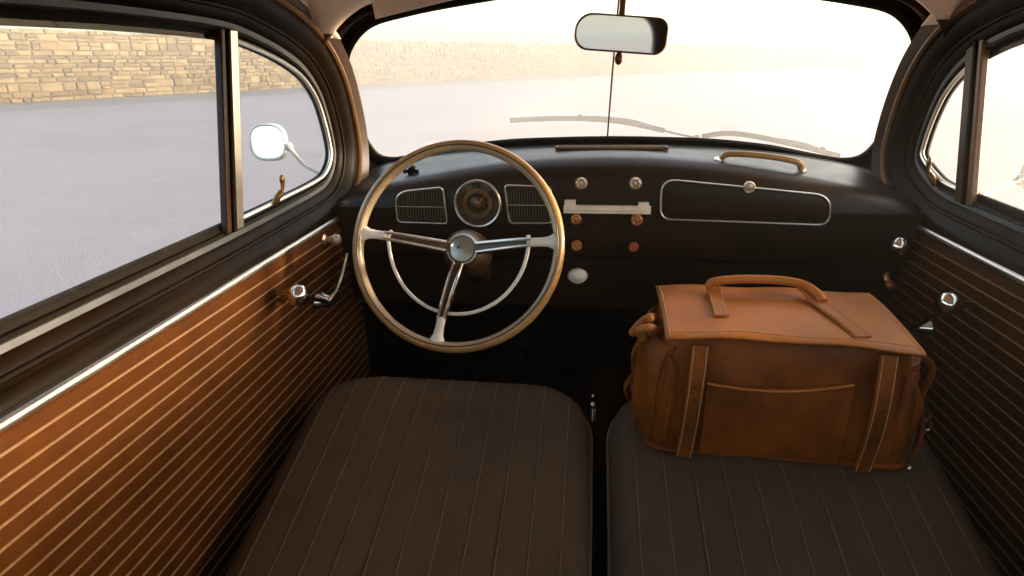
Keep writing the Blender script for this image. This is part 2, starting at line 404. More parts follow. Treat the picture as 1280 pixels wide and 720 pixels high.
# coons patch between pillars
nL = len(outer[1]); i0 = 6*7; i1 = 6*18           # from the pillar foot over the top to the rear
WO = [p-WN*.016*max(0, min(1, (1.285-p.z)/.08)) for p in ws_loop(.040, .000, True)]; k0 = 6*7
hw = WO[k0:6*23+1]                                 # right foot over the top to the left foot
hw = hw[::-1]
if hw[0].x > 0: hw = hw[::-1]
def side_curve(sg, foot): return resample([foot]+outer[sg][i0+2:i1+1], 61)
SL, SR = side_curve(-1, hw[0]), side_curve(1, hw[-1])
ya = SL[-1].y; zr = SL[-1].z
xm = max(abs(p.x) for p in hw)
NU = 97; hw = resample(hw, NU)
arch = [Vector((.609*max(-1, min(1, p.x/xm)), ya, zr+.135*max(0, 1-abs(p.x/xm)**2.3)**.55)) for p in hw]; arch[0].x = -.609; arch[-1].x = .609; arch[0].z = arch[-1].z = zr
rows = []
for i in range(61):
    v = i/60; v2 = v; row = []
    for j in range(NU):
        u = j/(NU-1)
        a = hw[j]*(1-v2)+arch[j]*v2; w0, w1 = (1-u)**5, u**5; c = SL[i]*w0+SR[i]*w1
        e = (hw[0]*w0+hw[-1]*w1)*(1-v2)+(arch[0]*w0+arch[-1]*w1)*v2
        p_ = a+c-e; row.append(p_+Vector((.005*max(-1, min(1, p_.x/.5)), .004, .004)))
    rows.append(row)
hl = MB()
body_rows = rows
def is_dark(i, j):
    p = rows[i][j]; return p.z < 1.185
for i in range(60):
    for j in range(NU-1):
        q = [rows[i][j], rows[i][j+1], rows[i+1][j+1], rows[i+1][j]]
        hl.add(q, [(0, 1, 2, 3)], 0)
ZC = 1.265
# roof over the rear seats, rear wall with an open back window
yb = -.95
def rear_arch(y, w_, h_): return [Vector((w_*max(-1, min(1, p.x/xm)), y, zr+h_*max(0, 1-abs(p.x/xm)**2.3)**.55)) for p in hw]
rr = [arch, rear_arch(-.35, .61, .125), rear_arch(-.6, .60, .10), rear_arch(-.8, .57, .05)]
hl.grid(rr)
hl_me = MB(); hl_me.v = hl.v; hl_me.f = hl.f; hl_me.m = hl.m
head = hl_me.build('headliner', 'headliner', car, org=(0, .5, 1.4))
tag(head, 'peach cloth headliner')
def cut(o, z, keep_up):
    import bmesh
    bm = bmesh.new(); bm.from_mesh(o.data)
    bmesh.ops.bisect_plane(bm, geom=bm.verts[:]+bm.edges[:]+bm.faces[:], plane_co=(0, 0, z-WPOS[o.name].z), plane_no=(0, 0, 1), clear_inner=keep_up, clear_outer=not keep_up)
    bm.to_mesh(o.data); bm.free()
def weld(o, dist=.0004):
    import bmesh
    bm = bmesh.new(); bm.from_mesh(o.data); bmesh.ops.remove_doubles(bm, verts=bm.verts, dist=dist); bmesh.ops.recalc_face_normals(bm, faces=bm.faces)
    for e in bm.edges:
        if len(e.link_faces) == 2: e.smooth = e.calc_face_angle(0) < R(40)
    bm.to_mesh(o.data); bm.free()
weld(head)
cut(head, ZC, True)
for sg in (-1, 1):
    low = MB(); low.v = list(hl.v)
    low.f = [f for f in hl.f if all(hl.v[k][0]*sg > .2 and hl.v[k][2] < ZC+.08 for k in f)]; low.m = [0]*len(low.f)
    pil = low.build('pillar_lining', 'pillar', car, org=(sg*.6, 1.4, 1.1)); weld(pil); cut(pil, ZC, False)
    import bmesh
    bq = bmesh.new(); bq.from_mesh(pil.data); bmesh.ops.delete(bq, geom=[v for v in bq.verts if not v.link_faces], context='VERTS'); bq.to_mesh(pil.data); bq.free()
import bmesh
_bm = bmesh.new(); _bm.from_mesh(head.data); _bm.faces.ensure_lookup_table()
_up = sum((f.normal.z*f.calc_area() for f in _bm.faces)); 
if _up < 0: bmesh.ops.reverse_faces(_bm, faces=_bm.faces)
_bm.to_mesh(head.data); _bm.free()
q = head.modifiers.new('solid', 'SOLIDIFY'); q.thickness = .015; q.offset = 1
# outer roof skin follows the liner with a gap
rf = MB(); c0 = Vector((0, .3, 1.0))
rows2 = [[Vector((p.x*1.10, p.y*1.0+(.03 if i < 2 else 0), p.z+.035)) for p in r_] for i, r_ in enumerate([rows[0], rows[8], rows[20], rows[35], rows[48], rows[60]]+rr[1:])]
rf.grid(rows2); rfo = rf.build('roof', 'hood', car, org=(0, .3, 1.45)); cut(rfo, 1.30, True); q = rfo.modifiers.new('solid', 'SOLIDIFY'); q.thickness = .006
# kick panels, floor, firewall, tunnel, rear bulkhead
for sg in (-1, 1):
    body.box((sg*.665, -.55, .66), (.03, .9, .60))
    body.box((sg*.64, -.155, 1.11), (.05, .05, .36))
body.box((0, -1.0, .72), (1.36, .03, .52))
# rear wall with its window opening, rear quarter pillars
ro = [(x, -.90, 1.16+z) for x, z in rrect(1.30, .62, .02, 6)]; ri = [(x, -.88, 1.155+z) for x, z in rrect(1.06, .37, .11, 6)]
body.grid([ro, ri, [(x, -.93, z) for x, y, z in ri]], True)
for sg in (-1, 1): body.box((sg*.63, -.80, 1.16), (.05, .22, .46))
bd = body.build('body_shell', ['pillar', 'ridge'], car, org=(0, .5, .9)); weld(bd)
b = MB()
for sg in (-1, 1): b.box((sg*.655, 1.46, .59), (.03, .22, .60)); b.box((sg*.66, 1.735, .56), (.03, .33, .58))
b.box((0, 1.90, .56), (1.34, .02, .64)); b.build('footwell_lining', 'carpet', car, org=(0, 1.7, .6))
b = MB(); b.box((0, .4, .285), (1.34, 3.0, .03)); b.build('floor_pan', 'carpet', car, bevel=.004, org=(0, .4, .28))
b = MB(); b.grid([[(x*.1, y, .30+.13*math.sqrt(max(0, 1-x*x))) for x in [k/8-1 for k in range(17)]] for y in (-.9, 0, .6, 1.2, 1.88)]); b.build('centre_tunnel', 'carpet', car, org=(0, .5, .3))

# bonnet and wings outside
b = MB(); rows_ = []
for i in range(15):
    t = i/14; y = 1.64+t*1.35; wd = .62-.22*t; zc = .972-.05*t-.40*t**2.2
    rows_.append([(lerp(-1, 1, k/20)*wd, y, zc-.15*abs(lerp(-1, 1, k/20))**2.2) for k in range(21)])
b.grid(rows_); b.build('bonnet', 'hood', car, solid=.008, org=(0, 2.2, .9))
for sg in (-1, 1):
    b = MB(); rows_ = []
    for i in range(17):
        t = i/16; y = 1.70+t*1.25; h = .46+.32*math.sin(math.pi*min(1, t*1.0))**.8; r_ = []
        for k in range(13):
            a = math.pi*k/12; r_.append((sg*(.82-.11*math.cos(a)), y, .30+(h-.30)*math.sin(a)**.6))
        rows_.append(r_)
    b.grid(rows_); b.build('front_wing', 'hood', car, solid=.006, org=(sg*.7, 2.2, .5))

b = MB(); b.grid([[(x, y+.04*(x+.3)**2, z-.05*(x+.2)**2+k9*(x+.35)) for x in [-.515+k*.40/14 for k in range(15)]] for y, z, k9 in ((1.29, 1.385, 0), (1.330, 1.366, .05), (1.352, 1.345, .12), (1.362, 1.328, .17))])
b.build('sun_visor', 'headliner', car, solid=.014, bevel=.004, org=(-.3, 1.34, 1.37))
# wipers (outside the glass)
def wiper(pts, armpts, sx):
    b = MB(); b.tube(catmull(pts, 5), .0048, 8, flat=1.4); b.tube(catmull(armpts, 5), [.0028]*99 if False else .0028, 8)
    b.ball(armpts[-1], .009); b.ball(armpts[0], .006)
    o = b.build('windscreen_wiper', 'rubber', car, org=armpts[-1]); return o
wiper([(-.270, 1.690, 1.054), (-.16, 1.690, 1.058), (-.06, 1.687, 1.057), (.04, 1.686, 1.048), (.145, 1.684, 1.026)], [(-.08, 1.700, 1.062), (.05, 1.700, 1.053), (.155, 1.700, 1.022), (.235, 1.705, 1.004)], 1)
wiper([(.245, 1.684, 1.010), (.30, 1.684, 1.018), (.37, 1.686, 1.012), (.50, 1.690, .985), (.60, 1.690, .958)], [(.335, 1.70, 1.016), (.41, 1.70, 1.006), (.50, 1.70, .992), (.56, 1.705, .972)], 1)

# ---- doors
def door(sg):
    O = side_outline(sg); b = MB()
    b.grid([to3(offset_loop(O, dd), sg*x) for dd, x in DOOR_PROF], True, mif=lambda i, j: DOOR_MI[i])
    # band between the sill roll and the chrome strip, and the hidden inner skin below
    ys = [-.16+k*(1.44+.16)/16 for k in range(17)]
    b.grid([[(sg*x, y, z) for y in ys] for x, z in ((.634, .896), (.629, .890), (.626, .880), (.625, .866), (.632, .862), (.632, .34))], mi=0)
    b.box((sg*.70, .64, .62), (.012, 1.60, .60), mi=4)
    d = b.build('door', ['door_paint', 'rubber', 'sill', 'door_paint', 'hood'], car, org=(sg*.65, 1.40, .6))
    # glass panes
    O3 = to3(O, sg*.6645)
    lo, hi = ((.935, 1.012) if sg < 0 else (1.215, 1.300))
    def div(z): return lerp(lo, hi, (z-.945)/.30)
    for nm, side in (('window_glass', -1), ('vent_window_glass', 1)):
        pts = []
        for p in O3:
            y = p.y; dv = div(p.z)
            if side < 0: y = min(y, dv-.004)
            else: y = max(y, dv+.004)
            if side > 0 and p.y < dv-.02 and pts and abs(pts[-1].y-y) < 1e-6 and abs(pts[-1].z-p.z) < .002: continue
            pts.append(Vector((p.x, y, p.z)))
        # keep the loop simple: drop repeated points
        cl = []
        for p in pts:
            if not cl or (p-cl[-1]).length > .002: cl.append(p)
        bb = MB(); bb.add(cl, [tuple(range(len(cl)))]); bb.build(nm, 'glass', d, smooth=False, org=(sg*.665, div(1.1)+side*.15, 1.1))
    # division post : rubber channel, chrome face
    bb = MB(); wv = .011 if sg < 0 else .012
    for (off, w_, x, mi, dx) in ((-.018, .013, .656, 1, .014), (-.004, .010, .653, 0, .014), (.014, .026, .655, 2, .012)):
        z0, z1 = .938, 1.262
        vs = []
        for z in (z0, z1):
            c = div(z)+off
            for xx in (x-.5*dx, x+.5*dx):
                for yy in (c-w_/2, c+w_/2): vs.append((sg*xx, yy, z))
        bb.add(vs, [(0, 1, 3, 2), (4, 6, 7, 5), (0, 4, 5, 1), (2, 3, 7, 6), (0, 2, 6, 4), (1, 5, 7, 3)], mi)
    bb.build('window_division_post', ['rubber', 'pillar', 'brushed'] if sg < 0 else ['rubber', 'ridge', 'pillar'], d, bevel=.003, org=(sg*.655, div(1.1), 1.1))
    # bright frame round the vent window
    fr = [p for p in to3(offset_loop(O, -.006), sg*.656) if p.y > div(p.z)+.012]
    k = max(range(len(fr)), key=lambda i: (fr[i]-fr[i-1]).length); fr = fr[k:]+fr[:k]
    bb = MB(); bb.tube(fr, .0045, 8, flat=1.0); bb.build('vent_window_frame', 'brushed', d, org=(sg*.656, 1.2, 1.1))
    # vent latch
    ly = 1.09 if sg < 0 else 1.33
    bb = MB(); bb.tube([(sg*.652, ly-.012, .953), (sg*.645, ly-.010, .966), (sg*.641, ly, .974)], .0065, 10); bb.tube([(sg*.641, ly-.002, .970), (sg*.639, ly+.004, .984), (sg*.638, ly+.004, .998)], [.0035, .005, .0075], 10, flat=.6); bb.ball((sg*.638, ly+.004, .998), .0075, .6, 1, 1.2)
    bb.build('vent_latch', 'bronze', d, org=(sg*.645, ly, .97))
    # chrome waist strip
    ye = 1.375 if sg < 0 else 1.485
    bb = MB(); path = [(sg*.6195, y, .871) for y in (-.14, .2, .6, 1.0, ye-.05, ye)]
    rws = [[(sg*(.6235-.0055*math.sin(math.pi*k/6)), p[1], .871+.0065*math.cos(math.pi*k/6)) for k in range(7)] for p in path]
    bb.grid(rws); bb.build('waist_strip', 'brushed', d, org=(sg*.62, .6, .871))
    # door card with welts
    bb = MB(); zt = .864; zb = .345; step = .0225; rws = []; mis = []
    zs = []; z = zt-.0005; xx = .6195
    nseg = 22; curr = []
    yy = [-.12+k*(ye-.004+.12)/20 for k in range(21)]
    prof = [(.6255, zt), (.6205, zt-.001), (.6195, zt-.004)]; pm = [0, 0]
    k = 1; zz = .8450
    while zz > zb+.02:
        prof += [(.6193, zz+.0017), (.6180, zz+.0012), (.6173, zz), (.6180, zz-.0012), (.6193, zz-.0017)]; pm += [0, 1, 1, 1, 1]
        prof += [(.6189, zz-step*.5)]; pm += [0]
        zz -= step
    prof += [(.6195, zb), (.6255, zb-.002)]; pm += [0, 0]
    bb.grid([[(sg*x, y, z) for y in yy] for x, z in prof], mif=lambda i, j: pm[i])
    c = bb.build('door_card', ['panel', 'welt'], d, ang=70, org=(sg*.62, .6, .6))
    # window crank
    if sg < 0: piv, kn = Vector((-.615, 1.125, .732)), Vector((-.575, .960, .812))
    else: piv, kn = Vector((.615, 1.165, .703)), Vector((.575, 1.040, .802))
    bb = MB(); bb.lathe([(.0, .024), (.008, .024), (.012, .018), (.013, .012), (.017, .006), (.019, 0)], (piv.x, piv.y, piv.z), (-sg, 0, 0), 20)
    a = piv+Vector((-sg*.022, 0, 0)); e = Vector((kn.x+sg*.012, kn.y, kn.z))
    bb.tube([a, a.lerp(e, .5)+Vector((-sg*.004, 0, 0)), e], [.007, .0055, .0045], 10, flat=.7)
    bb.lathe([(.0, -.016), (.007, -.015), (.0085, -.008), (.012, 0), (.019, .010), (.0205, .019), (.018, .029), (.011, .035), (0, .037)], e, (-sg, 0, 0), 20)
    bb.build('window_crank', 'chrome', d, org=piv)
    # door latch lever
    if sg < 0:
        bb = MB(); bb.lathe([(0, .018), (.014, .018), (.019, .010), (.021, 0)], (-.617, 1.140, .728), (1, 0, 0), 18)
        bb.tube([(-.600, 1.140, .728), (-.590, 1.165, .740), (-.585, 1.20, .775), (-.583, 1.228, .808)], [.007, .006, .005, .004], 10)
        bb.build('door_handle', 'chrome', d, org=(-.617, 1.14, .728))
        bb = MB(); bb.lathe([(0, .036), (.008, .035), (.0125, .029), (.0125, .022), (.008, .014), (.007, .004), (.012, 0)], (-.617, 1.20, .848), (1, 0, 0), 18)
        bb.build('lock_knob', 'knob', d, org=(-.617, 1.2, .848))
    else:
        bb = MB(); bb.tube([(.617, 1.32, .812), (.600, 1.31, .818), (.585, 1.285, .828), (.578, 1.262, .836)], [.008, .006, .005, .005], 10)
        bb.ball((.575, 1.255, .840), .019, .9, 1.0, 1.1); bb.lathe([(0, .01), (.014, .01), (.018, 0)], (.618, 1.325, .810), (-1, 0, 0), 18)
        bb.build('door_handle', 'chrome', d, org=(.617, 1.32, .81))
        bb = MB(); bb.tube(catmull([(.617, 1.34, .775), (.600, 1.325, .772), (.592, 1.31, .755), (.600, 1.30, .742)], 4), .006, 8); bb.ball((.598, 1.30, .742), .010)
        bb.ball((.598, 1.335, .772), .009); bb.build('pull_strap_end', 'copper', d, org=(.617, 1.34, .77))
    return d
dL = door(-1); dR = door(1)

# ---- exterior mirrors
def ext_mirror(sg, head_c, base, rad):
    b = MB(); hc = Vector(head_c); n = Vector((-sg*.12, -.98, .13)).normalized(); a = n.cross(Vector((0, 0, 1))).normalized(); u = a.cross(n)
    if a.x < 0: a = -a
    loop = []
    for k in range(36):
        t = 2*math.pi*k/36; cx, sx_ = math.cos(t), math.sin(t)
        loop.append((math.copysign(abs(cx)**.72, cx), math.copysign(abs(sx_)**.72, sx_)))
    for rws, mi in (([(.86, .004), (.93, .006), (1, .002), (1.02, -.006), (.97, -.016), (.80, -.028), (.5, -.035), (.02, -.037)], 0), ([(.02, .0035), (.5, .0035), (.88, .003)], 1)):
        b.grid([[hc+a*(x*rad*s)+u*(y*rad*s*.97)+n*h for x, y in loop] for s, h in rws], True, mi=mi)
    st = hc-n*.02+a*(rad*.98 if sg < 0 else -rad*.98)
    o = b.build('side_mirror', ['whitepaint', 'mirror'], car, org=hc)
    b = MB(); b.ball(hc+a*(rad*1.02*(-sg))-n*.006-u*.012, .013); b.tube([hc+a*(rad*1.0*(-sg))-n*.008-u*.012, (hc+Vector(base))/2+Vector((0, 0, -.004)), base], [.007, .0045, .006] if sg < 0 else [.004, .0028, .004], 10)
    b.build('mirror_arm', 'chrome' if sg > 0 else 'whitepaint', o, org=base)
ext_mirror(-1, (-.935, 1.60, 1.007), (-.765, 1.64, .885), .052)
ext_mirror(1, (.972, 1.50, .945), (.755, 1.42, .895), .042)

# ---- interior mirror and rod
b = MB(); mc = Vector((-.002, 1.15, 1.2455)); n = Vector((.068, -.985, -.018)).normalized(); a = Vector((.986, .035, -.085)).normalized(); a = (a-n*a.dot(n)).normalized(); u = n.cross(a)
if u.z < 0: u = -u
lp = rrect(.160, .060, [.020, .030, .024, .020], 8)
def mring(s, h): return [mc+a*(x*s[0])+u*(y*s[1])+n*h for x, y in lp]
b.grid([mring((.965, .91), .004), mring((.98, .95), .007), mring((1, 1), .005), mring((1.01, 1.02), -.004), mring((.97, .94), -.012), mring((.7, .6), -.018), mring((.05, .05), -.020)], True, mi=0)
b.grid([mring((.01, .01), .0035), mring((.6, .6), .0035), mring((.97, .93), .0035)], True, mi=1)
imo = b.build('rear_view_mirror', ['bronze', 'mirror'], car, org=mc)
b = MB(); b.tube([(.002, 1.18, 1.34), (-.001, 1.165, 1.285), (-.002, 1.158, 1.262)], [.006, .005, .006], 12); b.ball((-.004, 1.155, 1.205), .007, 1, .8, 1.5)
b.tube([(-.003, 1.155, 1.206), (-.002, 1.165, 1.245)], .005, 8)
b.build('mirror_stem', 'bronze', imo, org=(0, 1.17, 1.3))
b = MB(); b.tube([(.004, 1.128, 1.335), (-.0045, 1.135, 1.22), (-.004, 1.30, 1.150), (-.003, 1.60, 1.04)] if False else [(.002, 1.40, 1.340), (-.003, 1.50, 1.18), (-.006, 1.602, 1.022)], .0022, 8)
b.build('mirror_rod', 'bronze', car, org=(0, 1.5, 1.18))

# ---- dashboard
def ztop(x): return 1.004-.235*x*x
def zbase(x): return 1.006-.10*x*x-.12*abs(x)**4
b = MB(); xs = [-.63+k*1.26/60 for k in range(61)]
def dprof(x):
    zt, zb = ztop(x), zbase(x)
    return [(1.628, zb-.018), (1.61, zb-.006), (1.59, zb-.003), (1.575, zb-.006), (1.555, zb-.007), (1.50, lerp(zb, zt, .35)+.001), (1.43, lerp(zb, zt, .7)+.003), (1.37, zt+.004), (1.335, zt+.001), (1.312, zt-.008), (1.298, zt-.020), (1.290, zt-.036),
            (1.287, zt-.06), (1.286, .90), (1.287, .85), (1.289, .795), (1.293, .788), (1.300, .784), (1.312, .780), (1.316, .72), (1.325, .66), (1.40, .62), (1.60, .58), (1.88, .50)]
b.grid([[(x, *dprof(x)[i]) for x in xs] for i in range(24)], mif=lambda i, j: 2 if i < 3 else (1 if i < 8 else 0))
dash = b.build('dashboard', ['dash', 'dashtop', 'rubber'], car, org=(0, 1.3, .9))
YF = 1.286
def tube_loop(pts, r, name, m, y=YF-.002, parent=dash, seg=8, flat=1):
    b = MB(); b.tube([(x, y, z) for x, z in pts], r, seg, closed=True, flat=flat); return b.build(name, m, parent, org=(pts[0][0], y, pts[0][1]))
# glovebox
def quad_round(P, r, n=6):
    out = []; L = len(P)
    for i in range(L):
        p = Vector(P[i]); a = (Vector(P[i-1])-p).normalized(); c = (Vector(P[(i+1) % L])-p).normalized()
        rr_ = r[i] if isinstance(r, (list, tuple)) else r
        s, e = p+a*rr_, p+c*rr_
        for k in range(n+1):
            t = k/n; out.append(tuple((1-t)**2*s+2*t*(1-t)*p+t*t*e))
    return out
gp = quad_round([(.100, .969), (.438, .938), (.447, .876), (.103, .884)], [.032, .03, .026, .024])
gc = (sum(p[0] for p in gp)/len(gp), sum(p[1] for p in gp)/len(gp))
b = MB(); sc = lambda s, y: [(gc[0]+(x-gc[0])*s, y, gc[1]+(z-gc[1])*(1-(1-s)*3)) for x, z in gp]
b.grid([sc(1, YF+.002), sc(1, YF-.003), sc(.985, YF-.0042), sc(.70, YF-.0044)], True); o_ = sc(.70, YF-.0044); b.add(o_, [tuple(range(len(o_)))])
gb = b.build('glovebox_door', 'dash', dash, org=(gc[0], YF, gc[1]))
b = MB(); b.tube([(x, YF-.0055, z) for x, z in gp], .0024, 8, closed=True); b.build('glovebox_trim', 'brushed', gb if False else dash, org=(gc[0], YF-.004, gc[1]))
b = MB(); b.lathe([(.0122, 0), (.0125, .005), (.0105, .009), (.0085, .0085), (.008, .012), (0, .013)], (.277, YF-.003, .954), (0, -1, 0), 24); b.box((.277, YF-.0165, .954), (.013, .003, .003))
b.build('glovebox_lock', 'knob', dash, org=(.277, YF, .954))
# grab handle
b = MB(); b.tube(catmull([(.232, 1.376, .987), (.236, 1.372, 1.000), (.252, 1.366, 1.0095), (.32, 1.362, 1.006), (.385, 1.362, .995), (.400, 1.366, .984), (.404, 1.372, .966)], 5), .0068, 12); 
b.build('grab_handle', 'gold', dash, org=(.32, 1.37, .99))
for x, z in ((.226, .990), (.405, .966)):
    b = MB(); b.lathe([(.0, .018), (.008, .017), (.010, .008), (.013, .001), (.014, -.006)], (x, 1.372, z-.006), (0, -.4, 1), 18); b.build('handle_foot', 'chrome', dash, org=(x, 1.372, z))
# demister slot on top
b = MB()
for i in range(2):
    b.box((0, 1.452+.028*i, ztop(0)+.0065-.0005*i), (.262, .006, .006), mi=0)
b.box((-.129, 1.466, 1.0095), (.006, .034, .006)); b.box((.129, 1.466, 1.0095), (.006, .034, .006)); b.box((0, 1.466, 1.0075), (.254, .024, .003), mi=1)
b.build('demister_slot', ['ridge', 'black'], dash, bevel=.0012, org=(0, 1.466, 1.01))
# small clip on the left of the top
b = MB(); b.tube([(-.475, 1.395, .950), (-.470, 1.393, .968), (-.462, 1.388, .975)], [.006, .008, .005], 10); b.tube([(-.488, 1.39, .963), (-.470, 1.389, .966), (-.452, 1.39, .964)], .0045, 8); b.build('windscreen_washer_knob', 'rubber', dash, org=(-.47, 1.395, .955))
# grilles
def grille(P, rad, nbar):
    lp = quad_round(P, rad); cx = sum(p[0] for p in P)/4; cz = sum(p[1] for p in P)/4
    b = MB(); sc = lambda s, y: [(cx+(x-cx)*s, y, cz+(z-cz)*s) for x, z in lp]
    b.grid([sc(1, YF+.001), sc(.97, YF-.0015)], True, mi=0); o_ = sc(.97, YF-.0010); b.add(o_, [tuple(range(len(o_)))], 0)
    x0 = min(p[0] for p in P); x1 = max(p[0] for p in P)
    for i in range(nbar):
        x = lerp(x0+.007, x1-.007, i/(nbar-1)); zs = []
        n = len(lp)
        for k in range(n):
            p, q = lp[k], lp[(k+1) % n]
            if (p[0]-x)*(q[0]-x) < 0: zs.append(lerp(p[1], q[1], (x-p[0])/(q[0]-p[0])))
        if len(zs) >= 2: b.box((x, YF-.003, (min(zs)+max(zs))/2), (.0026, .004, max(zs)-min(zs)-.004), mi=1)
    g = b.build('speaker_grille', ['black', 'grille'], dash, org=(cx, YF, cz))
    b = MB(); b.tube([(x, YF-.003, z) for x, z in lp], .0022, 8, closed=True); b.tube([(x0+.004, YF-.006, cz), (x1-.004, YF-.006, cz)], .0013, 6)
    b.build('grille_trim', 'brushed', dash, org=(cx, YF, cz))
    return g
grille([(-.478, .936), (-.368, .948), (-.363, .866), (-.478, .868)], [.030, .014, .008, .012], 17)
grille([(-.231, .953), (-.131, .951), (-.127, .871), (-.222, .869)], [.008, .012, .010, .012], 16)
# speedometer
b = MB(); sp = (-.292, YF, .912)
b.lathe([(.053, -.002), (.053, .006), (.051, .0085), (.048, .0075), (.047, .002), (.034, .001), (.033, .003), (.0245, .003), (.024, .001), (.019, .0005), (.017, .004), (.008, .008), (0, .0085)], sp, (0, -1, 0), 48, mis=[0, 0, 0, 0, 1, 2, 2, 2, 1, 1, 1, 2, 2])
for k in range(25):
    a_ = R(-210+k*10); r0 = .037; b.box((sp[0]+math.cos(a_)*.041, YF-.0022, sp[2]-math.sin(a_)*.041), (.0055 if k % 2 == 0 else .003, .001, .0009), rot=Matrix.Rotation(a_, 3, 'Y'), mi=2)
b.box((sp[0]+.012, YF-.009, sp[2]+.014), (.034, .0012, .0018), rot=Matrix.Rotation(R(-50), 3, 'Y'), mi=3)
g = b.build('speedometer', ['brushed', 'dial', 'dial2', 'copper'], dash, ang=30, org=sp)
b = MB(); b.lathe([(.0472, .0075), (.03, .0105), (0, .012)], sp, (0, -1, 0), 32); b.build('gauge_glass', 'clear', dash, org=sp)
# radio panel : recessed face, bar, knobs
b = MB(); b.box((-.0105, YF-.009, .9045), (.184, .012, .017)); b.box((-.089, YF-.007, .918), (.024, .010, .012)); b.box((.066, YF-.007, .916), (.022, .010, .009)); b.box((-.01, YF-.0160, .9045), (.168, .002, .0035))
b.build('radio_bar', 'ivory', dash, bevel=.0015, org=(-.01, YF, .905))
def knob(x, z, m, r=.0118, kind=0, depth=.02):
    b = MB(); prof = [(r*.55, -.001), (r*.55, depth*.35), (r, depth*.4), (r*1.03, depth*.7), (r*.92, depth*.95), (r*.7, depth), (r*.6, depth*.93), (r*.25, depth*.93), (0, depth*.98)]
    b.lathe(prof, (x, YF-.004, z), (0, -1, 0), 24)
    if kind == 1:
        for k in range(14):
            a_ = 2*math.pi*k/14; b.ball((x+math.cos(a_)*r, YF-.004-depth*.6, z+math.sin(a_)*r), .0016, seg=6)
    return b.build('dash_knob', m, dash, org=(x, YF, z))
knob(-.066, .961, 'knob', .0122, 1); knob(.046, .962, 'knob', .0122, 1)
tag(knob(-.075, .884, 'copper', .0112, 1), 'copper tinted dash knob'); tag(knob(.053, .884, 'copper', .0122, 1), 'copper tinted dash knob')
M['orange'] = mat('orange_knob', (.55, .20, .05), .35, noise=.15, nscale=90)
M['red'] = mat('red_warning_lens', (.50, .09, .04), .3, noise=.2, nscale=90)
tag(knob(-.073, .824, 'orange', .0115, 0, .016), 'plain orange dash knob'); tag(knob(.050, .823, 'red', .0105, 0, .014), 'red dash button')
b = MB(); b.box((-.01, 1.2885, .798), (.12, .004, .0015), mi=0); b.build('ashtray_edge', 'trim', dash, org=(0, YF, .80))
b = MB(); b.lathe([(.004, -.03), (.004, 0), (.010, .002), (.018, .008), (.0225, .018), (.020, .027), (.010, .033), (0, .034)], (-.069, 1.285, .756), (0, -1, 0), 24)
for i, v in enumerate(b.v): b.v[i] = (v[0], v[1], .756+(v[2]-.756)*.78)
tag(b.build('pull_knob', 'ivory', dash, org=(-.069, 1.285, .756)), 'oval ivory pull knob low on the dash')

# ---- steering wheel
WC = Vector((-.2958, 1.0743, .8793)); WA = Vector((0, math.cos(R(26)), -math.sin(R(26))))      # along the column, away from the driver
ux = Vector((1, 0, 0)); uz = ux.cross(WA).normalized()
if uz.z < 0: uz = -uz
RAD = .1945
def wp(r, a, dep=0): return WC+ux*(r*math.cos(a))+uz*(r*math.sin(a))+WA*dep
b = MB(); N = 96; prof = []
for k in range(18):
    t = 2*math.pi*k/18; prof.append((.0105*math.cos(t), .0125*math.sin(t)))
rws = []
for i in range(N):
    a_ = 2*math.pi*i/N
    grip = 1-.0*math.cos(40*a_)
    rws.append([wp(RAD+p*grip, a_, q_) for p, q_ in prof])
# two tone : outer half aged gold, inner/front band ivory
b.grid(rws, True, True, mif=lambda i, j: 1 if (j in (8, 9, 10, 11, 12, 7)) else 0)
b.tube([wp(RAD-.0022, 2*math.pi*i/N, -.0122) for i in range(N)], .0013, 6, closed=True, mi=2)
M['rim'] = mat('rim_plastic', (.44, .32, .20), .25, noise=.22, nscale=12, coat=.4)
sw = b.build('steering_wheel', ['gold', 'rim', 'dial'], car, ang=60, org=WC)
HUBD = .060
a1, a2, a3 = R(174), R(3), R(-99)
def spoke(ang, half, twist=0):
    b = MB(); c_, s_ = math.cos(ang), math.sin(ang); perp = ang+math.pi/2
    def pt(r, off, dz=0):
        p = wp(r, ang, 0)
        dep = lerp(HUBD-.018, .0, max(0, min(1, (r-.035)/(.130-.035)))**.8)
        return p+ux*(math.cos(perp)*off)+uz*(math.sin(perp)*off)+WA*(dep+dz)
    # flared ivory end moulded into the rim
    rws = []
    for r, hw_, th in ((.140, .0085, .0065), (.160, .0085, .0075), (.174, .0100, .0085), (.184, .0150, .0095), (.191, .0240, .0095), (.197, .034, .006)):
        rws.append([pt(r, hw_*math.cos(2*math.pi*k/14), th*math.sin(2*math.pi*k/14)) for k in range(14)])
    b.grid(rws, True); b.add([rws[0][k] for k in range(14)], [tuple(range(14))])
    o = b.build('spoke_end', 'ivory', sw, org=pt(.17, 0))
    # twin chrome rails with a dark channel
    b = MB()
    for sd_ in (-1, 1):
        b.tube([pt(r, sd_*lerp(half, half*.72, (r-.03)/.11), -.004) for r in (.030, .06, .09, .12, .143)], .0030, 8)
    b.grid([[pt(r, lerp(half, half*.72, (r-.03)/.11)*q_, .003) for q_ in (-1, 0, 1)] for r in (.026, .06, .09, .12, .141)], mi=1)
    b.grid([[pt(r, lerp(half*1.5, half, (r-.03)/.11)*math.cos(t_), .008+.007*math.sin(t_)) for t_ in [math.pi*k/6 for k in range(7)]] for r in (.026, .06, .09, .12, .150)], mi=1)
    b.build('spoke', ['chrome' if ang < 0 else 'brushed', 'dial'], sw, org=pt(.09, 0))
for ag in (a1, a2, a3): spoke(ag, .0085)
b = MB()
hc = WC+WA*HUBD
b.lathe([(.050, .060), (.047, .03), (.042, .008), (.036, -.004), (.033, -.008)], hc, WA, 40)
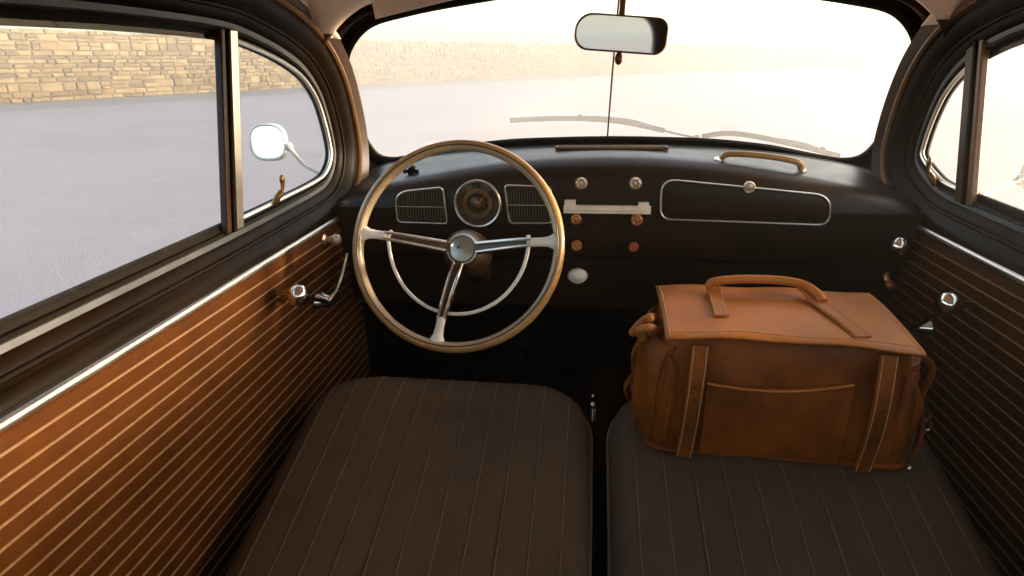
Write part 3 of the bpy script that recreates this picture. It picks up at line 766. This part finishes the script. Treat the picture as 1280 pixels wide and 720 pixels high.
b.tube([hc+WA*.06, hc+WA*.20+Vector((0, 0, -.02)), hc+WA*.45], [.030, .026, .026], 20)
b.build('steering_column', 'dial', sw, org=hc)
b = MB(); b.lathe([(.032, .004), (.0335, -.007), (.031, -.0115), (.0275, -.011), (.0265, -.007)], hc, WA, 40); b.build('hub_ring', 'brushed', sw, org=hc)
b = MB(); b.lathe([(.0265, -.007), (.0245, -.0115), (.015, -.0142), (0, -.015)], hc, WA, 40, mi=0)
# relief crest: a small wall with a tower and an animal above it
def hp(x, z, dd=-.0152): return hc+ux*x+uz*z+WA*dd
for x0, z0, ww, hh in ((-.0085, .0015, .0045, .0028), (-.0105, .0035, .002, .002), (-.006, -.0005, .0012, .002), (-.009, -.0005, .0012, .002)):
    b.add([hp(x0, z0), hp(x0+ww, z0), hp(x0+ww, z0+hh), hp(x0, z0+hh)], [(0, 1, 2, 3)], 1)
b.build('horn_button', ['emblem', 'rubber'], sw, org=hc)
# horn ring
pts = []
A0, A1 = R(174), R(364)
for i in range(49):
    a_ = lerp(A0, A1, i/48); t = abs(i/24-1)
    pts.append(wp(lerp(.131, .137, t**4), a_, lerp(.016, .002, t**5)))
pts = [wp(.132, R(169), .000)]+pts+[wp(.137, R(369), .000)]
b = MB(); b.tube(pts, .0037, 10); b.build('horn_ring', 'ivory', sw, org=pts[24])
# column stalk
b = MB(); b.tube([hc+WA*.07+Vector((-.03, 0, 0)), hc+WA*.055+Vector((-.09, 0, .012)), hc+WA*.045+Vector((-.125, 0, .018))], [.005, .004, .005], 8); b.build('indicator_stalk', 'chrome', sw, org=hc)

# ---- front seats
def seat(cx, wdt, mirror=1):
    U, V = 56, 60; yF, yB = 1.035, .18
    def zsurf(y): 
        t = (y-.98)
        return .618+.30*min(0, t)*(1 if y > .5 else 1)+(.0 if y > .45 else 0)+.06*max(0, (.55-y))
    def outline(s_):        # rounded plan outline, superellipse front corners
        pass
    hw_ = wdt/2
    b = MB(); rws = []
    pl = []
    # plan loop
    loop = rrect(wdt, yF-yB, [.115, .115, .06, .06], 12); cy = (yF+yB)/2
    def edge_scale(k): return k
    layers = [(.985, -.13), (1.0, -.10), (1.0, -.045), (.992, -.026), (.975, -.012), (.945, -.002), (.90, .006), (.85, .0095), (.80, .012), (.73, .0145), (.66, .0165), (.6, .018), (.53, .0195), (.46, .021), (.40, .0215), (.35, .022), (.301, .0225), (.25, .0225), (.2, .023), (.15, .023), (.1, .023), (.05, .023), (.005, .023)]
    for s_, dz in layers:
        ins = (1-s_)*hw_
        r_ = []
        for x, y in loop:
            fx = (hw_-ins)/hw_; fy = ((yF-yB)/2-ins)/((yF-yB)/2) if s_ > .3 else s_*1.0
            if s_ <= .3: fy = max(.005, ((yF-yB)/2-ins)/((yF-yB)/2)*s_/.3*.9)
            X, Y = cx+x*fx, cy+y*fy
            r_.append((X, Y, zsurf(Y)+dz+.006*NZ.noise(Vector((X*7, Y*7, 1)))+.0022*NZ.noise(Vector((X*22, Y*17, 4)))-(.010*math.exp(-((X-.26)/.2)**4-((Y-.94)/.12)**4) if cx > 0 else 0)))
        rws.append(r_)
    b.grid(rws, True); MBV, MBF = list(b.v), list(b.f)
    o = b.build('seat', 'seat', car, ang=80, org=(cx, .6, .5))
    # heightfield sampler for the welts: nearest layer interpolation
    def top(x, y):
        ex = hw_-abs(x-cx); 
        ey = yF-y
        rc = .115
        qx, qy = abs(x-cx)-(hw_-rc), y-(yF-rc)
        if qx > 0 and qy > 0: e = rc-math.hypot(qx, qy)
        else: e = min(ex, ey, y-yB)
        tab = [((1-s_)*hw_, dz) for s_, dz in layers[2:]]
        if e <= 0: return None
        for i in range(len(tab)-1):
            if e < tab[i+1][0]: return zsurf(y)+lerp(tab[i][1], tab[i+1][1], (e-tab[i][0])/(tab[i+1][0]-tab[i][0]))
        return zsurf(y)+tab[-1][1]
    b = MB()
    nst = 11; sp_ = .0455
    from mathutils.bvhtree import BVHTree
    bvh = BVHTree.FromPolygons([Vector(p) for p in MBV], MBF)
    for k in range(nst):
        x = cx+(k-(nst-1)/2)*sp_
        pth = []
        for i in range(90):
            y = lerp(.22, yF-.001, i/89); h_ = bvh.ray_cast(Vector((x, y, 1.0)), Vector((0, 0, -1)))[0]
            if h_ is not None and h_.z > zsurf(y)-.05: pth.append((x, y, h_.z+.0011))
        if len(pth) > 3: b.tube(pth, .0012, 6, flat=.4)
    b.build('seat_welt', 'seatwelt', o, org=(cx, .6, .6))
    # piping around the edge of the cushion
    b = MB(); b.tube([(cx+x*1.003, cy+y*1.002, zsurf(cy+y)-.040) for x, y in loop], .0038, 8, closed=True); b.build('seat_piping', 'piping', o, org=(cx, .6, .58))
    b = MB(); b.box((cx, .62, .37), (wdt*.86, .62, .12)); b.build('seat_base', 'black', o, bevel=.02, org=(cx, .6, .37))
    return o
sl = seat(-.302, .536); sr = seat(.266, .536)
for cx in (-.302, .266):
    b = MB(); b.grid([[(cx+lerp(-1, 1, k/16)*.25, y, z-.05*abs(lerp(-1, 1, k/16))**4) for k in range(17)] for y, z in ((.17, .44), (.15, .50), (.05, .56), (-.10, .60), (-.30, .60), (-.42, .56), (-.44, .48))]); b.build('seat_backrest', 'seat', car, solid=.05, org=(cx, .0, .55))
# handbrake between the seats
b = MB(); b.tube([(-.03, .80, .42), (-.031, .93, .50), (-.031, .985, .567)], [.009, .009, .0075], 12); hb = b.build('handbrake', 'rubber', car, org=(-.03, .8, .42))
b = MB(); b.tube([(-.031, .98, .560), (-.031, .990, .590)], [.0065, .0055], 12); b.ball((-.031, .991, .596), .0062); b.ball((-.031, .995, .612), .0035)
b.build('brake_button', 'chrome', hb, org=(-.031, .99, .58))
# gear lever
b = MB(); b.tube(catmull([(.06, 1.36, .36), (.07, 1.30, .44), (.09, 1.23, .50)], 5), .006, 10); b.ball((.09, 1.225, .508), .017)
b.build('gear_lever', 'trim', car, org=(-.01, 1.4, .42))
for x in (-.42, -.34, -.24):
    b = MB(); b.box((x, 1.62, .44), (.06, .015, .075), rot=Matrix.Rotation(R(-35), 3, 'X')); b.tube([(x, 1.64, .43), (x, 1.70, .32)], .006, 8); b.build('pedal', 'rubber', car, bevel=.004, org=(x, 1.64, .4))

# ------------------------------------------------------------------ the satchel on the passenger seat
BO = Vector((.262, .965, .592)); BY = R(-2)
bag = empty('leather_satchel', tuple(BO)); tag(bag, 'tan leather satchel with flap and carry handle standing on the passenger seat', 'bag')
cyw, syw = math.cos(BY), math.sin(BY)
TL = R(0)
def bp_(x, y, z):
    return Vector((BO.x+x*cyw-y*syw, BO.y+x*syw+y*cyw, BO.z+z+(-.012)*(x/.2) * 0))
H = .205
def bodysec(z):         # half length, half depth front/back at height z
    t = z/H; return lerp(.198, .178, t)+.006*math.sin(math.pi*t), lerp(.108, .100, t)+.008*math.sin(math.pi*t)
b = MB(); rws = []
rnd = random.Random(5)
for z in [0, .004, .012, .03, .055, .08, .105, .13, .155, .18, .197, .205]:
    hx, hy = bodysec(z); k_ = 1-(.03 if z == 0 else (.01 if z == .004 else 0))-(.02 if z > .2 else 0)
    lp = rrect(2*hx*k_, 2*hy*k_, .028, 6)
    lp = resample([(x, y, 0) for x, y in lp]+[(lp[0][0], lp[0][1], 0)], 97)[:-1]
    r_ = []
    for p in lp:
        wr = .0075*NZ.noise(Vector((p.x*16, p.y*14, z*11)))+.004*abs(NZ.noise(Vector((p.x*40+9, p.y*30, z*26))))
        sag = .010*math.sin(math.pi*min(1, z/H))*(1 if p.y < 0 else .3)*math.cos(p.x/.2*1.3)
        sgn = -1 if p.y < 0 else 1
        r_.append(bp_(p.x, p.y+sgn*(sag*.4)+wr, z+.0005*math.sin(p.x*30)))
    rws.append(r_)
b.grid(rws, True); b.add(rws[0], [tuple(range(len(rws[0])))]); b.add(rws[-1], [tuple(range(len(rws[-1])))])
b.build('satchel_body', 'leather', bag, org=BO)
# bottom binding
b = MB(); hx, hy = bodysec(0); b.tube([bp_(x, y, .006) for x, y in rrect(2*hx+.004, 2*hy+.004, .028, 6)], .0045, 8, closed=True); b.build('base_piping', 'leather', bag, org=BO)
# flap (slab of leather, slightly lifted, skewed front edge)
def flap_pt(u, v, off=0):    # u -1..1 along, v 0 back .. 1 front lip
    hx = lerp(.186, .184, v)
    x = u*hx+.0
    if v < .86:
        y = lerp(.112, -.104, v/.86); z = H+.010+.004*math.sin(math.pi*min(1, v/.86))-.004*(abs(u)**3)+.0018*math.sin(u*7+v*5)
    else:
        t = (v-.86)/.14; y = -.104-.007*t; z = H+.010-.003*t-.004*(abs(u)**3)+.0018*math.sin(u*7+v*5)
    # slight sag towards the right front
    z -= .006*max(0, u)*v
    return bp_(x, y, z+off)
b = MB(); b.grid([[flap_pt(u/16-1, v/24) for u in range(33)] for v in range(25)])
fl = b.build('satchel_flap', 'leather_lit', bag, solid=.0045, org=BO)
b = MB()
for pth in ([flap_pt(-.965, v/30, .0026) for v in range(1, 30)], [flap_pt(.965, v/30, .0026) for v in range(1, 30)], [flap_pt(u/15-1, .83, .0026) for u in range(1, 30)]):
    b.tube(pth, .0009, 5)
b.build('flap_stitching', 'stitch', fl, org=BO)
# carry handle with straps
def strap(pts, wid, th, name, m, parent, upf=(0, 0, 1), stitch=True):
    pts = [Vector(p) for p in pts]; b = MB(); rws = []; edge = [[], []]
    for i, p in enumerate(pts):
        t = (pts[min(i+1, len(pts)-1)]-pts[max(i-1, 0)]).normalized(); u_ = Vector(upf); s_ = t.cross(u_).normalized(); u_ = s_.cross(t).normalized()
        rws.append([p+s_*(wid/2*a_)+u_*(th/2*c_) for a_, c_ in ((-1, -.6), (-.92, 1), (.92, 1), (1, -.6), (.9, -1), (-.9, -1))])
        edge[0].append(p+s_*(wid*.38)+u_*(th/2+.0004)); edge[1].append(p-s_*(wid*.38)+u_*(th/2+.0004))
    b.grid(rws, True); b.add(rws[0], [tuple(range(6))]); b.add(rws[-1], [tuple(range(6))])
    if stitch:
        for e in edge: b.tube(e, .0007, 5, mi=1)
    return b.build(name, [m, 'stitch'], parent, ang=50, org=pts[0])
h1 = [flap_pt(-.50, .62, .005), flap_pt(-.49, .40, .006), flap_pt(-.475, .20, .008), bp_(-.090, .072, H+.034)]
h2 = [flap_pt(.56, .82, .005), flap_pt(.49, .58, .006), flap_pt(.40, .32, .008), bp_(.060, .075, H+.032)]
strap(h1, .024, .0035, 'handle_strap', 'leather_lit', bag, (0, -.2, 1)); strap(h2, .024, .0035, 'handle_strap', 'leather_lit', bag, (0, -.2, 1))
hp_ = catmull([bp_(-.091, .066, H+.020), bp_(-.097, .064, H+.030), bp_(-.088, .064, H+.037), bp_(-.05, .066, H+.042), bp_(0, .068, H+.043), bp_(.040, .066, H+.041), bp_(.063, .060, H+.036), bp_(.077, .045, H+.028), bp_(.082, .030, H+.020)], 5)
b = MB(); b.tube(hp_, .0085, 12, flat=.85); b.ball(hp_[2], .009); b.build('carry_handle', 'leather_lit', bag, org=bp_(0, .06, H+.05))
# front pocket
FY = -.114
def fpt(x, z, o=0):
    t = z/H; hx, hy = bodysec(z); sag = .010*math.sin(math.pi*t)*math.cos(x/.2*1.3)*.4
    return bp_(x, -hy-sag-.002-o, z)
b = MB(); px0, px1 = -.118, .092
def ptop(x): u = (x-px0)/(px1-px0); return .140-.007*math.sin(math.pi*u)+.012*u*u
b.grid([[fpt(lerp(px0, px1, i/20), lerp(.012, ptop(lerp(px0, px1, i/20)), j/10), .0065+.003*math.sin(math.pi*i/20)*math.sin(math.pi*min(1, j/10*.9+.05))+.003*NZ.noise(Vector((i*.35, j*.5, 3)))) for i in range(21)] for j in range(11)])
b.grid([[fpt(lerp(px0, px1, i/20), ptop(lerp(px0, px1, i/20))+.0002, q_) for i in range(21)] for q_ in (.0, .0075)])
for xx in (px0, px1): b.grid([[fpt(xx, lerp(.012, ptop(xx), j/10), q_) for j in range(11)] for q_ in (0, .0070)])
pk = b.build('front_pocket', 'leather', bag, org=fpt(0, .08))
b = MB(); b.tube([fpt(lerp(px0, px1, i/20), ptop(lerp(px0, px1, i/20)), .0085+.002*math.sin(math.pi*i/20)) for i in range(21)], .0022, 8); b.build('pocket_edge', 'leather_lit', pk, org=fpt(0, .14))
# vertical straps with punched holes, and end pockets
for x, xb in ((-.132, -.142), (.134, .128)):
    pts = [fpt(lerp(x, xb, t), lerp(.200, .004, t), .012+.003*math.sin(math.pi*t)) for t in [k/10 for k in range(11)]]
    s_ = strap(pts, .026, .004, 'closing_strap', 'leather', bag, (0, -1, .1))
    b = MB()
    for k in range(6):
        t = .32+k*.11; p = fpt(lerp(x, xb, t), lerp(.200, .004, t), .0152+.003*math.sin(math.pi*t)); b.lathe([(.0032, 0), (.0030, .0012), (.0016, .0014), (0, .0003)], p, (0, -1, 0), 10)
    b.build('strap_eyelet', 'bronze', s_, org=pts[5])
for sx in (-1, 1):
    # end gusset / side pocket bulging out
    b = MB(); rws = []
    for j in range(13):
        t = j/12; z = lerp(.006, .175 if sx > 0 else .185, t); hx, hy = bodysec(z); r_ = []
        for i in range(17):
            a_ = math.pi*i/16-math.pi/2
            r_.append(bp_(sx*(hx-.012+(.030+.010*math.sin(math.pi*t)+.006*t)*math.cos(a_)*(1+.05*math.sin(9*t+i))), hy*.84*math.sin(a_)-.008, z))
        rws.append([p+Vector((sx*.009*NZ.noise(p*22), .004*NZ.noise(p*30), 0)) for p in r_])
    b.grid(rws); b.grid([rws[-1], [p+(bp_(sx*.165, 0, .172)-p)*.35+Vector((0, 0, -.006)) for p in rws[-1]]]); b.tube(rws[-1], .0032, 7); b.tube([q_[1] for q_ in rws], .003, 7)
    gs = b.build('end_pocket', 'leather', bag, org=bp_(sx*.2, 0, .09))
    # small strap over the pocket edge
    b = MB()
    b.tube([bp_(sx*.166, -.104, .165), bp_(sx*.176, -.107, .172), bp_(sx*.170, -.112, .155), bp_(sx*.168, -.113, .09), bp_(sx*.172, -.112, .03)], .006, 8, flat=.6)
    b.build('corner_loop', 'leather', bag, org=bp_(sx*.17, -.1, .1))
# rolled leather knot top left, buckle ring lower left, fittings right
b = MB()
b.tube(catmull([bp_(-.214, -.05, .178), bp_(-.222, -.06, .196), bp_(-.208, -.07, .206), bp_(-.194, -.055, .196), bp_(-.200, -.04, .184)], 4), .0072, 10)
b.tube(catmull([bp_(-.230, -.02, .172), bp_(-.218, -.03, .196), bp_(-.200, -.02, .204), bp_(-.190, 0, .190)], 4), .0075, 10)
b.ball(bp_(-.206, -.05, .214), .008); b.build('strap_knot', 'leather_lit', bag, org=bp_(-.21, -.05, .19))
b = MB(); ctr = bp_(-.222, -.01, .075); b.tube([ctr+Vector((.004*math.sin(t), .012*math.cos(t), .020*math.sin(t))) for t in [2*math.pi*k/20 for k in range(20)]], .0028, 8, closed=True, mi=1)
sp2 = catmull([bp_(-.212, -.01, .165), bp_(-.226, -.012, .13), bp_(-.224, -.01, .09), bp_(-.236, .0, .055), bp_(-.224, .02, .018), bp_(-.21, .05, .006)], 5)
b.tube(sp2, .0085, 8, flat=.45, upv=(1, 0, 0)); b.build('shoulder_strap', ['leather', 'copper'], bag, org=ctr)
b = MB(); b.tube(catmull([bp_(.188, -.02, .150), bp_(.222, -.03, .160), bp_(.232, -.045, .150), bp_(.226, -.055, .132), bp_(.218, -.06, .105), bp_(.222, -.075, .06), bp_(.214, -.09, .02)], 5), .0085, 8, flat=.4, upv=(1, 0, 0)); b.build('shoulder_strap', 'leather', bag, org=bp_(.22, -.05, .1))
b = MB(); cc = bp_(.222, -.085, .072); b.tube([cc+Vector((.007*math.cos(t), -.002, .011*math.sin(t))) for t in [2*math.pi*k/16 for k in range(16)]], .0022, 8, closed=True); b.tube([cc+Vector((0, -.003, .011)), cc+Vector((.003, -.003, .022))], .003, 8)
b.build('strap_buckle', 'chrome', bag, org=cc)
b = MB(); b.ball(bp_(.196, -.118, .012), .005); b.build('base_stud', 'chrome', bag, org=bp_(.196, -.118, .012))
